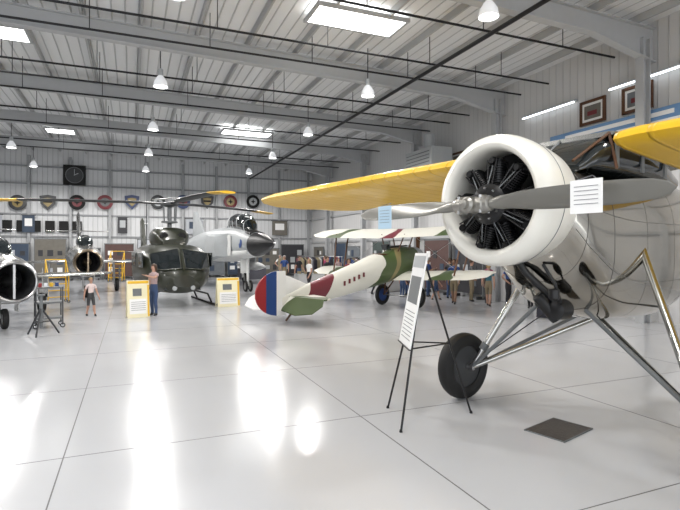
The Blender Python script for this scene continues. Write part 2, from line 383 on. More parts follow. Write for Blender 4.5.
# ------------------------------------------------------------------ YELLOW MONOPLANE
AX,AY,AR=3.27,4.055,math.radians(13.6)
A=empty('yellow_high_wing_monoplane',(AX,AY,0),AR)
AM=Matrix.Translation((AX,AY,0))@Matrix.Rotation(AR,4,'Z')
lathe('cowl_ring',[(.64,.60),(.45,.64),(.30,.66),(.16,.668),(.07,.652),(.02,.615),(0,.565),(.012,.535),(.05,.51),(.12,.498),(.3,.50),(.64,.53)],(0,0,2.5),(1,0,0),cowlw,A,72,closed=True)
lathe('cowl_seam',[(.30,.662),(.306,.664),(.312,.661),(.306,.657)],(0,0,2.5),(1,0,0),mgrey,A,72,closed=True)
lathe('firewall',[(.44,.0),(.44,.52),(.5,.52)],(0,0,2.5),(1,0,0),dark,A,40)
EZ=2.46
lathe('crankcase',[(-.14,.05),(-.13,.10),(-.06,.13),(.0,.17),(.03,.205),(.10,.215),(.34,.235),(.42,.2)],(0,0,EZ),(1,0,0),eblack,A,36)
for i in range(9):
    t=2*pi*i/9+pi/2; dr=Vector((0,math.cos(t),math.sin(t)))
    prof=[(.2,.07)]
    for j in range(9):
        r0=.225+j*.024
        prof+=[(r0,.062),(r0+.004,.086),(r0+.012,.086),(r0+.016,.062)]
    prof+=[(.455,.07),(.475,.04)]
    lathe('engine_cylinder',prof,(.2,0,EZ),dr,eblack,A,16)
    for s in(-.035,.035):
        sd=Vector((0,-math.sin(t),math.cos(t)))*s
        cyl('pushrod_tube',Vector((.06,0,EZ))+dr*.19+sd*.7,Vector((.10,0,EZ))+dr*.455+sd*1.5,.008,eblack,A,n=8)
    cyl('ignition_lead',Vector((.03,0,EZ))+dr*.2,Vector((.11,0,EZ))+dr*.4,.006,mgrey,A,n=6)
    lathe('rocker_box',[(0,.03),(.02,.042),(.06,.042),(.08,.03)],Vector((.08,0,EZ))+dr*.445,(1,0,0),eblack,A,10)
    lathe('case_bolt',[(0,.014),(.02,.014)],Vector((-.01,0,EZ))+dr*.155,(-1,0,0),steel,A,8)
hx=-.2; HZ=2.44
hubm=M('hub_steel',(.3,.29,.265),.35,.7,noise=.1)
lathe('propeller_hub',[(-.17,.02),(-.16,.045),(-.12,.05),(-.10,.075),(-.02,.085),(.04,.085),(.1,.06)],(hx,0,HZ),(1,0,0),hubm,A,24)
for s in(-1,1):
    lathe('blade_clamp',[(.02,.075),(.1,.08),(.11,.09),(.15,.09),(.16,.078),(.2,.074),(.21,.06)],(hx,0,HZ),(0,s,0),hubm,A,20)
    for q in(-.06,.06):
        cyl('clamp_bolt',(hx+q,s*.13,HZ-.085),(hx+q,s*.13,HZ+.085),.014,steel,A,n=8)
    secs=[]
    for t,c,th,ang in interp(((.18,.05,.05,0),(.26,.055,.048,14),(.38,.085,.036,50),(.55,.108,.026,46),(.8,.112,.02,38),(1.1,.108,.015,32),(1.4,.098,.011,28),(1.62,.078,.009,26),(1.71,.048,.007,26),(1.75,.012,.004,26)),3):
        a=math.radians(90-ang)*s; ring=[]
        for i in range(18):
            q=2*pi*i/18; u=c*math.cos(q); v=th*math.sin(q)
            z=u*math.sin(a)+v*math.cos(a); x=u*math.cos(a)-v*math.sin(a)
            ring.append((hx+x,s*t,HZ+z))
        secs.append(ring)
    loft('propeller_blade',secs,propm,A)
frows=[(.54,.50,2.02,2.98,2.1),(.66,.55,1.86,3.0,2.2),(.9,.60,1.60,2.94,2.4),(1.3,.64,1.32,2.9,2.8),(1.8,.65,1.18,2.88,3.0),(3.1,.62,1.14,2.9,3.0),(4.2,.5,1.35,2.9,2.7),(6,.3,1.7,2.75,2.4),(8,.12,2.0,2.5,2.2),(8.6,.04,2.12,2.4,2)]
body('fuselage',frows,silver,A,5,64)
seam=M('seam_dark',(.16,.16,.15),.35,.8,noise=.1)
fr=interp(frows,5)
for r in (fr[9],fr[15],fr[21],fr[24],fr[28]):
    s0=sec(r[0]-.003,r[1]+.002,r[2]-.002,r[3]+.002,r[4],64); s1=sec(r[0]+.003,r[1]+.002,r[2]-.002,r[3]+.002,r[4],64)
    n=64; obj('panel_seam',s0+s1,[(i,(i+1)%n,n+(i+1)%n,n+i) for i in range(n)],seam,A)
for ii in (2,62,35,30):
    pts=[]
    for r in fr[6:30]:
        pts.append(sec(r[0],r[1]+.0005,r[2]-.0005,r[3]+.0005,r[4],64)[ii])
    tube('stringer_seam',pts,.003,seam,A)
body('cabin_glazing',[(.92,.46,2.80,2.90,3.5),(1.12,.56,2.84,3.10,3.5),(1.35,.60,2.85,3.24,3.5),(2.6,.60,2.85,3.24,3.5),(3.6,.4,2.8,3.02,3)],glass,A,3)
for s in(-1,1):
    for x in(1.4,2.0,2.6): box('cabin_post',(x,s*.615,3.05),(.06,.02,.34),mgrey,A)
    cyl('windshield_frame',(.90,s*.40,2.93),(1.34,s*.56,3.25),.016,wood,A,n=8)
    cyl('windshield_side_frame',(1.34,s*.56,3.25),(1.34,s*.64,2.86),.016,wood,A,n=8)
cyl('windshield_centre_post',(.90,0,2.92),(1.36,0,3.27),.014,mgrey,A,n=8)
body('cabin_roof',[(1.34,.62,3.22,3.28,4),(2.2,.66,3.18,3.32,4),(3.3,.56,3.04,3.16,4)],silver2,A,3)
for s in(-1,1):
    r0=.64 if s>0 else .76
    wing('main_wing',[(s*r0,1.0,2.35,3.10,.17,.075),(s*.97,.98,2.35,3.11,.18,.075),(s*3,.98,2.35,3.12,.18,.078),(s*6.4,1.0,2.3,3.13,.16,.08),(s*7.0,1.1,2.05,3.13,.13,.075),(s*7.4,1.35,1.5,3.11,.09,.06),(s*7.62,1.8,.7,3.06,.03,.05)],yellow,A)
    wing('tailplane',[(s*.02,7.6,1.0,2.42,.06,0),(s*1.2,7.75,.8,2.42,.05,0),(s*1.6,7.95,.45,2.42,.03,0)],yellow,A)
    W=Vector((1.21,1.30 if s>0 else -1.60,.44))
    wheel('main_wheel',W,.44,.2,rubber,dgrey,A)
    cyl('axle',W-Vector((0,s*.17,0)),W+Vector((0,s*.11,0)),.035,steel,A)
    H=W-Vector((0,s*.14,0)); T=Vector((2.0,s*.62,2.0))
    cyl('oleo_lower',H,H.lerp(T,.45),.028,steel,A)
    cyl('oleo_upper',H.lerp(T,.16),T,.042,silver2,A)
    cyl('oleo_collar',H.lerp(T,.15),H.lerp(T,.2),.055,mgrey,A)
    cyl('axle_strut',H,(2.2,s*.05,1.13),.032,silver2,A)
    cyl('drag_strut',H,(1.35,s*.3,1.33),.024,mgrey,A)
    cyl('rear_strut',H,(3.1,s*.45,1.2),.024,mgrey,A)
    cyl('brake_line',H+Vector((0,0,.04)),(1.6,s*.3,1.25),.008,black,A,n=6)
fin('fin_and_rudder',[(7.3,2.45),(7.9,3.2),(8.2,3.55),(8.6,3.6),(8.9,3.3),(8.95,2.6),(8.6,2.2)],.05,yellow,A)
cyl('tail_spring',(8.3,0,2.15),(8.6,0,.2),.04,dgrey,A); wheel('tail_wheel',(8.6,0,.16),.16,.09,rubber,dgrey,A)
lathe('oil_cooler',[(0,.06),(.02,.1),(.2,.11),(.24,.07)],(.82,-.24,1.36),(1,0,0),black,A,18)
lathe('exhaust_collector',[(0,.05),(.02,.07),(.3,.06),(.34,.05)],(.78,-.07,1.52),(.3,-.3,-.6),black,A,16)
tube('exhaust_pipe',[(.6,.1,1.95),(.68,.0,1.75),(.8,-.1,1.6),(.9,-.2,1.45)],.04,black,A)
tube('fuel_line',[(.68,-.2,1.85),(.7,-.32,1.65),(.84,-.3,1.45)],.018,black,A)
lathe('filter_bowl',[(0,.03),(.01,.055),(.1,.055),(.13,.03)],(.72,-.30,1.6),(0,0,-1),black,A,14)
def tag(yl,w,h,mat,zc,dz):
    p=AM@Vector((hx-.16,yl,zc))
    t=empty('hanging_tag',p,AR-pi/2)
    box('card',(0,0,0),(w,.006,h),mat,t)
    for j in range(5): box('print_line',(0,-.005,h*.3-j*h*.13),(w*.75,.003,h*.016),inkb,t)
    tube('string',[(-w*.3,0,h/2),(0,.1,h/2+dz),(w*.3,0,h/2)],.003,inkb,t)
tag(-1.20,.25,.26,paper,2.41,.04)
tag(1.12,.22,.26,M('blue_tag',(.42,.58,.7),.6,noise=.03),2.37,.04)

# ------------------------------------------------------------------ EASEL SIGN
E=empty('easel_sign_stand',(0,0,0))
ap=Vector((3.2,5.1,1.9))
for p in((2.99,5.61,0),(2.727,4.812,0),(3.838,5.043,0)):
    cyl('leg',Vector(p),ap,.013,black,E,n=8); lathe('foot',[(0,.02),(.03,.014)],p,(0,0,1),rubber,E,8)
a=Vector((2.99,5.61,0)).lerp(ap,.46); b=Vector((2.727,4.812,0)).lerp(ap,.46); c=Vector((3.838,5.043,0)).lerp(ap,.46)
for q in((a,b),(a,c),(b,c)): cyl('brace',q[0],q[1],.009,black,E,n=8)
d=(b-a).normalized(); mid=(a+b)/2; up=(ap-mid).normalized(); nrm=up.cross(d).normalized()
if nrm.x>0: nrm=-nrm
o0=mid+nrm*.03; w=.30; hgt=1.1
def bq(name,x0,x1,z0,z1,off,th,mat):
    vs=[o0+d*x+up*z+nrm*(off+t_) for t_ in(0,th) for x,z in((x0,z0),(x1,z0),(x1,z1),(x0,z1))]
    obj(name,vs,[(0,1,2,3),(4,5,6,7),(0,1,5,4),(1,2,6,5),(2,3,7,6),(3,0,4,7)],mat,E,smooth=False)
bq('board',-w,w,0,hgt,0,.015,paper); bq('header',-w*.9,w*.9,hgt*.84,hgt*.97,.015,.003,lgrey)
bq('photo',-w*.8,w*.8,.5,.82,.015,.003,mgrey)
for j in range(8): bq('text_line',-w*.8,w*.8,.08+j*.045,.088+j*.045,.015,.002,mgrey)
bq('edge',-w-.012,w+.012,-.012,.0,0,.03,black)

# ------------------------------------------------------------------ CAMOUFLAGED BIPLANE
B=empty('camouflage_biplane',(3.83,13.4,0),math.radians(23.6))
cw=(.66,.65,.58); cg=(.055,.085,.025); cmn=(.15,.018,.028); ct=(.22,.18,.08)
cf=along_x('camo_fuselage',[(0,cw),(.17,cmn),(.29,cw),(.62,cg),(.72,ct),(.76,cg),(.94,cmn)],6.0,.24,-.5)
cwing=along_x('camo_wing',[(0,cw),(.20,cg),(.28,cw),(.50,cmn),(.55,cw),(.76,cg),(.84,cw)],(.5,8.4),.35,0,axis=1)
body('fuselage',[(0,.03,.42,.72,2),(.8,.12,.42,.98,2.3),(2,.24,.52,1.3,2.4),(3.2,.34,.68,1.62,2.4),(4.0,.39,.8,1.86,2.3),(4.5,.42,.88,1.9,2.3),(5.0,.46,.95,2.08,2.2),(5.6,.49,1.02,2.12,2),(5.95,.50,1.06,2.12,2)],cf,B,4)
lathe('engine_cowl',[(0,.51),(.3,.53),(.42,.48),(.46,.4),(.40,.36),(.1,.3)],(5.9,0,1.59),(1,0,0),lgrey,B,32)
lathe('cockpit_rim',[(0,.24),(.03,.26),(.05,.22)],(4.25,0,1.83),(0,0,1),wood,B,20,closed=True)
lathe('cockpit_well',[(0,.22),(.035,.22)],(4.25,0,1.83),(0,0,1),dark,B,20)
box('windscreen',(4.6,0,2.1),(.02,.36,.2),glass,B,(0,-.4,0))
for s in(-.14,.14): cyl('machine_gun',(4.6,s,2.08),(5.6,s,2.16),.025,black,B)
def stripe(nm,x0,x1,mat):
    def ext(x):
        q=max(0,1-((x+.12)/-.78)**2) if x<-.12 else 1
        hh=.62*math.sqrt(max(q,0.02)); return .80+hh,.80-hh*.97
    vs=[];N=8
    for i in range(N+1):
        x=x0+(x1-x0)*i/N; t,bm2=ext(x)
        for y in(.022,-.022): vs+=[(x,y,t),(x,y,bm2)]
    fs=[]
    for i in range(N):
        k=i*4; fs+=[(k,k+1,k+5,k+4),(k+2,k+3,k+7,k+6),(k,k+2,k+6,k+4),(k+1,k+3,k+7,k+5)]
    fs+=[(0,1,3,2),(N*4,N*4+1,N*4+3,N*4+2)]
    obj(nm,vs,fs,mat,B,smooth=False)
stripe('rudder_red',-.9,-.56,redp); stripe('rudder_blue',-.56,-.2,bluep); stripe('rudder_white',-.2,.12,white)
fin('tail_fin',[(.1,.72),(.12,1.3),(.3,1.25),(1.1,.95)],.02,white,B)
ce=camo('camo_tail',[cg,cw],.9,seed=5); ce2=camo('camo_elevator',[cg,cw],.55,seed=11)
for s,mt in((1,white),(-1,greenp)):
    plate('stabiliser',[(1.1,s*.08),(.85,s*.9),(.55,s*1.35),(.25,s*1.45),(.22,s*.05)],.66,.70,ce if s<0 else white,B)
    n_=[(.22,s*.08),(.22,s*1.45),(0,s*1.58),(-.3,s*1.45),(-.42,s*.9),(-.3,s*.2)]
    vs=[(x*.82+.04,y,.68+dz-(.22-x)*.62) for dz in(0,.025) for x,y in n_]
    k=len(n_); obj('elevator',vs,[tuple(range(k)),tuple(range(k,2*k))]+[(i,(i+1)%k,k+(i+1)%k,k+i) for i in range(k)],white if s>0 else ce2,B,smooth=False)
cyl('tail_skid',(.6,0,.46),(.15,0,.03),.03,wood,B)
for s in(-1,1):
    wing('upper_wing',[(0,-6.0,1.35,2.72,.10,.24),(s*3.3,-6.0,1.35,2.8,.10,.24),(s*3.8,-5.95,1.1,2.8,.08,.24),(s*4.1,-5.75,.7,2.78,.03,.24)],cwing,B,True)
    wing('lower_wing',[(s*.38,-5.45,1.0,1.22,.08,.24),(s*3.2,-5.45,1.0,1.34,.08,.24),(s*3.7,-5.3,.6,1.34,.03,.24)],cwing,B,True)
    cyl('interplane_strut',(5.25,s*2.6,1.3),(5.7,s*2.75,2.74),.03,wood,B); cyl('interplane_strut',(4.7,s*2.6,1.2),(5.0,s*2.75,2.6),.03,wood,B)
    cyl('cabane_strut',(5.5,s*.3,2.05),(5.6,s*.5,2.7),.022,wood,B); cyl('cabane_strut',(4.9,s*.3,1.95),(5.0,s*.5,2.55),.022,wood,B)
    tube('flying_wire',[(5.2,s*.4,1.2),(5.3,s*2.7,2.6)],.006,steel,B); tube('landing_wire',[(5.2,s*2.6,1.2),(5.3,s*.5,2.6)],.006,steel,B)
    wheel('wheel',(5.4,s*.8,.38),.38,.11,rubber,(dgrey if s<0 else bluep),B)
    cyl('gear_leg',(5.4,s*.72,.38),(5.1,s*.38,1.1),.028,wood,B); cyl('gear_leg',(5.4,s*.72,.38),(5.8,s*.38,1.15),.028,wood,B)
cyl('axle',(5.4,-.82,.38),(5.4,.82,.38),.025,steel,B)
for s in(-1,1):
    loft('propeller_blade',[[(6.5+.03*math.cos(q),c*math.sin(q),1.59+s*t) for q in [2*pi*i/12 for i in range(12)]] for t,c in((.03,.06),(.3,.07),(.8,.1),(1.1,.08),(1.2,.02))],wood,B)
lathe('propeller_boss',[(0,.1),(.15,.1),(.2,.04)],(6.35,0,1.59),(1,0,0),wood,B,18)
for i in range(5):
    x=2.25+i*.2; box('letter',(x,-.262-.02*i-.012,.98+.06*i),(.09,.01,.14),maroon,B,(0,.0,.09))
# ------------------------------------------------------------------ JETS WITH NOSE INTAKE
def jet(name,loc,rz_,m,L=9.,r=.55,zc=1.35,span=3.9,lip=steel):
    J=empty(name,loc,rz_)
    lathe('intake_lip',[(.25,r*.98),(.08,r*.93),(0,r*.84),(.02,r*.79),(.12,r*.77),(.6,r*.72)],(0,0,zc),(1,0,0),lip,J,40,caps=False)
    lathe('intake_duct',[(.1,r*.77),(1.2,r*.62)],(0,0,zc),(1,0,0),dgrey,J,32,caps=False)
    lathe('intake_back',[(0,.0),(0,r*.7)],(1.1,0,zc),(1,0,0),dark,J,32,caps=False)
    box('intake_splitter',(.5,0,zc),(.8,.05,r*1.5),lip,J)
    lathe('intake_bullet',[(0,.02),(.1,.1),(.3,.16),(.6,.18)],(.3,0,zc),(1,0,0),lip,J,20)
    R=r
    body('fuselage',[(.25,R*.98,zc-R*.98,zc+R*.98,2),(1,R*1.15,zc-R*1.1,zc+R*1.15,2),(2.5,R*1.28,zc-R*1.2,zc+R*1.35,2),(5,R*1.28,zc-R*1.15,zc+R*1.35,2),(7,R*1.05,zc-R*.8,zc+R*1.2,2),(L-.4,R*.7,zc-R*.4,zc+R*.9,2),(L,R*.6,zc-R*.3,zc+R*.8,2)],m,J,4,caps=False)
    body('canopy',[(1.7,.05,zc+R*1.1,zc+R*1.2,2),(2.0,.28,zc+R*1.0,zc+R*1.75,2),(2.6,.34,zc+R*1.0,zc+R*2.1,2),(3.3,.3,zc+R*1.0,zc+R*1.95,2),(4.2,.12,zc+R*1.1,zc+R*1.45,2)],glass,J,3)
    cyl('canopy_frame',(2.1,-.3,zc+R*1.2),(2.25,0,zc+R*2.0),.02,m,J,n=6); cyl('canopy_frame',(2.1,.3,zc+R*1.2),(2.25,0,zc+R*2.0),.02,m,J,n=6)
    fin('tail_fin',[(L-2.6,zc+R*1.1),(L-.6,zc+2.6),(L+.2,zc+2.6),(L-.2,zc+R*.8)],.08,m,J)
    for s in(-1,1):
        wing('swept_wing',[(s*R*.95,3.0,2.2,zc-.05,.11,0),(s*span,5.2,1.2,zc-.1,.06,0),(s*(span+.15),5.6,.7,zc-.1,.03,0)],m,J)
        wing('tailplane',[(s*.1,L-1.4,.9,zc+1.5,.05,0),(s*1.5,L-.7,.5,zc+1.5,.03,0)],m,J)
        wheel('main_wheel',(4.4,s*1.5,.32),.32,.16,rubber,steel,J)
        cyl('main_leg',(4.4,s*1.4,.34),(4.4,s*1.35,zc),.05,steel,J)
        box('gear_door',(4.4,s*1.62,.85),(.5,.03,.7),m,J)
    wheel('nose_wheel',(1.3,0,.26),.26,.14,rubber,steel,J)
    cyl('nose_leg',(1.3,.12,.28),(1.3,.12,zc-R*.9),.045,steel,J); box('nose_gear_door',(1.5,-.3,zc-R-.12),(.5,.02,.36),m,J)
    return J
bt=math.atan2(.937,-.35)
jet('silver_swept_wing_jet',(-2.52,13.7,0),bt,silver2,zc=1.25,r=.54)
tan=M('weathered_bare_metal',(.3,.24,.17),.3,.8,noise=.2)
jet('grey_jet_fighter',(-1.6,22.2,0),math.atan2(.99,-.13),silver2,zc=1.5,r=.56,span=2.9,lip=tan)
# ------------------------------------------------------------------ HELICOPTER
HR=math.radians(97)
Hh=empty('olive_military_helicopter',(1.62,17.5,0),HR)
body('cabin',[(0,.35,.75,1.15,2.2),(.25,.75,.55,1.5,2.3),(.8,1.05,.5,1.95,2.6),(1.5,1.2,.48,2.2,3),(3.6,1.2,.48,2.25,3.2),(4.4,.9,.6,2.2,3),(5.2,.45,1.1,2.0,2.4),(9.0,.16,1.75,2.1,2.2)],olive,Hh,4)
for s in(-1,1):
    vs=[(.18,s*.06,1.35),(.22,s*.62,1.3),(.62,s*.98,1.35),(.85,s*.98,1.85),(.8,s*.06,2.02),(.5,s*.06,1.78)]
    vs=[(x-.06,y,z+.03) for x,y,z in vs]
    obj('windshield',vs,[(0,1,2,3,4,5)],glass,Hh,smooth=False)
    tube('windshield_rim',[vs[i] for i in(0,1,2,3,4,5,0)],.022,olive,Hh)
    obj('chin_window',[(.02,s*.12,.95),(.10,s*.5,.9),(.28,s*.62,.62),(.12,s*.12,.66)],[(0,1,2,3)],glass,Hh,smooth=False)
    box('door_window',(1.35,s*1.19,1.65),(.8,.03,.5),glass,Hh); box('cargo_window',(2.7,s*1.215,1.65),(.6,.03,.5),glass,Hh); box('cargo_window',(3.35,s*1.2,1.65),(.4,.03,.5),glass,Hh)
    tube('skid',[(.2,s*1.25,.2),(.4,s*1.25,.06),(1,s*1.25,.04),(4.3,s*1.25,.04)],.04,black,Hh)
    for x in(1.2,3.4): tube('skid_strut',[(x,s*1.25,.06),(x,s*1.1,.4),(x,s*.5,.58)],.035,black,Hh)
    wing('stabiliser',[(s*.1,7.0,.6,1.9,.04,0),(s*1.2,7.1,.45,1.9,.03,0)],olive,Hh)
    lathe('landing_light',[(0,.07),(.04,.08),(.06,.04)],(.08,s*.3,.72),(-1,0,0),lgrey,Hh,14)
    cyl('pitot_probe',(.3,s*.7,1.25),(-.15,s*.72,1.3),.012,black,Hh,n=6)
box('windshield_post',(.28,0,1.68),(.05,.07,.85),olive,Hh,(0,.62,0))
body('engine_housing',[(1.6,.4,2.1,2.4,2.4),(2.1,.62,2.1,2.8,3),(3.4,.6,2.1,2.85,3),(4.6,.3,2.1,2.5,2.4)],olive,Hh,3)
for s in(-1,1): lathe('engine_intake',[(0,.14),(.02,.16),(.1,.12)],(1.85,s*.32,2.5),(-1,0,0),dark,Hh,18)
cyl('rotor_mast',(2.5,0,2.7),(2.5,0,3.75),.08,mgrey,Hh); lathe('swashplate',[(0,.1),(.03,.3),(.08,.3),(.11,.1)],(2.5,0,3.0),(0,0,1),mgrey,Hh,18); lathe('rotor_hub',[(0,.1),(.06,.32),(.14,.32),(.22,.12)],(2.5,0,3.62),(0,0,1),dgrey,Hh,18)
cyl('stabiliser_bar',(1.7,-.5,3.95),(3.3,.5,3.95),.02,steel,Hh)
for q in(.6,2.2,3.9,5.4): cyl('pitch_link',(2.5+.27*math.cos(q),.27*math.sin(q),3.05),(2.5+.3*math.cos(q),.3*math.sin(q),3.65),.025,mgrey,Hh,n=8)
for k,(ang,L_) in enumerate(((165,6.6),(40,6.4),(-72,4.6))):
    dv=Vector((math.cos(math.radians(ang)),math.sin(math.radians(ang)),0))
    dv=Matrix.Rotation(-HR,3,'Z')@dv; pv_=Vector((-dv.y,dv.x,0)); o3=Vector((2.5,0,3.76))
    def bs(t,c,zz):
        return [tuple(o3+dv*t+pv_*(c*math.cos(q))+Vector((0,0,.045*math.sin(q)+zz))) for q in[2*pi*i/12 for i in range(12)]]
    loft('rotor_blade',[bs(.2,.1,0),bs(.8,.1,.02),bs(1.0,.28,.04),bs(L_*.55,.28,.08),bs(L_*.80,.28,.08)],dgrey,Hh)
    loft('rotor_blade_tip',[bs(L_*.80,.282,.08),bs(L_,.282,.03)],ypaint,Hh)
fin('tail_pylon',[(8.4,1.9),(9.3,3.6),(9.7,3.6),(9.3,1.8)],.08,olive,Hh)
for s in(-1,1): loft('tail_rotor_blade',[[(9.4+.08*math.cos(q),-.2+.015*math.sin(q),3.3+s*t) for q in[2*pi*i/8 for i in range(8)]] for t in(.05,1.2)],dgrey,Hh)
cyl('tail_rotor_shaft',(9.4,0,3.3),(9.4,-.22,3.3),.04,steel,Hh)
# ------------------------------------------------------------------ TWIN SEAT JET
F=empty('grey_twin_engine_jet_fighter',(5.3,22.6,0),math.atan2(.969,-.13)); F.scale=(.88,.88,.92)
gull=M('gull_grey',(.36,.38,.39),.4,noise=.06); under=M('jet_white',(.66,.67,.66),.4,noise=.05)
lathe('black_radome',[(-2.2,.02),(-2.05,.12),(-1.65,.29),(-1.1,.44),(-.5,.55),(0,.6)],(0,0,2.45),(1,0,-.02),black,F,32)
lathe('pitot',[(-.3,.012),(0,.03)],(-2.2,0,2.49),(1,0,0),steel,F,8)
body('fuselage',[(-.02,.60,1.86,3.06,2),(1,.66,1.78,3.25,2.1),(2.4,.72,1.72,3.42,2.3),(3.6,1.0,1.6,3.45,2.6),(6,1.35,1.45,3.4,3),(9.5,1.3,1.45,3.15,3),(11.5,1.0,1.7,3.0,2.6),(13.6,.35,2.4,3.0,2.2)],gull,F,4)
body('antiglare_panel',[(-.01,.42,2.85,3.09,2),(.6,.42,2.9,3.2,2),(1.1,.3,3.0,3.3,2)],black,F,3)
body('belly',[(.1,.56,1.82,2.35,2),(2.4,.68,1.68,2.3,2.3),(3.6,.97,1.54,2.3,2.6),(9.5,1.26,1.40,2.2,3)],under,F,4)
body('canopy',[(.5,.08,3.0,3.2,2),(1.0,.38,3.0,3.75,2.2),(1.6,.46,3.1,4.05,2.2),(3.3,.46,3.2,4.12,2.2),(4.6,.2,3.2,3.6,2)],glass,F,4)
for x in(1.0,1.9,2.6,3.4):
    hb_=.40 if x<1.2 else .485
    lathe('canopy_bow',[(0,hb_),(.06,hb_+.01),(.07,hb_-.01),(0,hb_-.02)],(x,0,3.62 if x>1.2 else 3.37),(1,0,0),gull,F,28,closed=True)
for s in(-1,1):
    loft('air_intake',[[(2.7+(.25 if y_ else 0),s*(.72+y_),z_) for y_,z_ in((0,1.8),(.62,1.85),(.72,2.3),(.66,2.9),(0,3.05))],[(5,s*(.8+y_),z_) for y_,z_ in((0,1.6),(.5,1.65),(.6,2.3),(.55,2.95),(0,3.15))]],gull,F)
    obj('intake_mouth',[(2.69+(.25 if y_ else 0),s*(.74+y_),z_) for y_,z_ in((.02,1.88),(.54,1.92),(.62,2.3),(.57,2.82),(.02,2.95))],[(0,1,2,3,4)],dark,F,smooth=False)
    box('splitter_plate',(2.6,s*.74,2.42),(.9,.03,1.1),under,F)
    wing('swept_wing',[(s*1.2,5.2,4.6,1.75,.12,0),(s*3.0,7.4,2.6,1.72,.08,0),(s*3.7,8.4,1.3,2.1,.04,0)],gull,F)
    wing('stabilator',[(s*.6,11.5,1.8,2.6,.06,0),(s*2.2,12.7,.9,2.2,.04,0)],gull,F)
    wheel('main_wheel',(7.5,s*2.0,.4),.4,.22,rubber,steel,F); cyl('main_leg',(7.5,s*1.85,.42),(7.5,s*1.7,1.75),.07,under,F)
    lathe('external_tank',[(0,.03),(.8,.2),(1.6,.28),(4,.28),(5.6,.05)],(5.4,s*2.6,1.15),(1,0,0),under,F,20); box('tank_pylon',(7.8,s*2.6,1.55),(1.4,.06,.4),gull,F)
    wheel('nose_wheel',(1.4,s*.14,.3),.3,.12,rubber,steel,F)
    lathe('insignia',[(0,.22),(.01,.22)],(.8,s*.645,2.5),(0,s,.1),bluep,F,20)
cyl('nose_leg',(1.4,0,.3),(1.5,0,1.9),.07,under,F); box('nose_gear_door',(1.9,0,1.35),(.04,.5,.8),under,F)
fin('tail_fin',[(9.6,3.0),(12.2,4.9),(13.2,4.9),(13.4,2.9)],.09,gull,F)
# ------------------------------------------------------------------ SIGNS
def floor_sign(x,y,rz_,w,h):
    e=empty('a_frame_information_sign',(x,y,0),rz_)
    for s,rt in((-1,-.13),(1,.13)):
        p=empty('leaf',(0,s*.16,0),0,rt); p.parent=e
        box('panel',(0,0,h/2),(w,.03,h),cream,p)
        box('yellow_header',(0,s*.018,h*.95),(w*.94,.006,h*.07),ypaint,p); box('photo',(-w*.05,s*.018,h*.68),(w*.4,.006,h*.2),mgrey,p)
        box('text_field',(-.02*w,s*.018,h*.3),(w*.76,.005,h*.4),paper,p)
        for j in range(5): box('text_line',(0,s*.021,h*.42-j*.06),(w*.65,.005,.012),mgrey,p)
        box('yellow_side',(w*.45,s*.018,h*.45),(w*.08,.006,h*.85),ypaint,p)
floor_sign(.16,16.1,.15,.62,1.1); floor_sign(3.15,18.0,.1,.8,1.02)
def stand(x,y,rz_,k=1.):
    e=empty('yellow_maintenance_stand',(x,y,0),rz_); e.scale=(k,k,k)
    for sx in(-.5,.5):
        for sy in(-.4,.4): cyl('post',(sx,sy,.08),(sx,sy,2.4 if sy>0 else 1.5),.03,ypaint,e,n=8); wheel('castor',(sx,sy,.08),.08,.05,rubber,steel,e)
        cyl('side_rail',(sx,-.4,1.5),(sx,.4,2.4),.03,ypaint,e,n=8); cyl('brace',(sx,-.4,.2),(sx,.4,1.4),.025,ypaint,e,n=8)
    for z,yy_ in((.35,-.35),(.7,-.15),(1.05,.05),(1.4,.3)): box('step',(0,yy_,z),(1,.22,.04),ypaint,e)
    cyl('top_rail',(-.5,.4,2.4),(.5,.4,2.4),.03,ypaint,e,n=8); cyl('front_rail',(-.5,-.4,1.5),(-.5,.4,1.5),.025,ypaint,e,n=8)
stand(-2.62,21.6,.3,.68); stand(-.9,34.5,-.2,.8)
def jack(x,y,h):
    e=empty('tripod_jack_stand',(x,y,0),.4)
    for i in range(3):
        t=2*pi*i/3; cyl('leg',(.38*math.cos(t),.38*math.sin(t),.03),(0,0,h*.7),.02,dgrey,e,n=8); cyl('tie',(.2*math.cos(t),.2*math.sin(t),h*.35),(.2*math.cos(t+2*pi/3),.2*math.sin(t+2*pi/3),h*.35),.012,dgrey,e,n=6)
    cyl('ram',(0,0,h*.2),(0,0,h),.035,mgrey,e); lathe('pad',[(0,.08),(.04,.08)],(0,0,h-.02),(0,0,1),mgrey,e,14)
jack(-1.95,13.4,.95)
e=empty('tool_cart',(-2.0,14.9,0),.2)
merged_boxes('frame',[((sx*.3,sy*.25,.55),(.03,.03,1.0)) for sx in(-1,1) for sy in(-1,1)],dgrey,e); merged_boxes('trays',[((0,0,z),(.62,.52,.04)) for z in(.25,.65,1.03)],mgrey,e)
for sx in(-1,1):
    for sy in(-1,1): wheel('castor',(sx*.3,sy*.25,.06),.06,.04,rubber,steel,e)
for j in range(4): box('tool',(-.2+.13*j,.05*j-.1,1.1),(.08,.1,.1),(redp,steel,ypaint,bluep)[j],e)

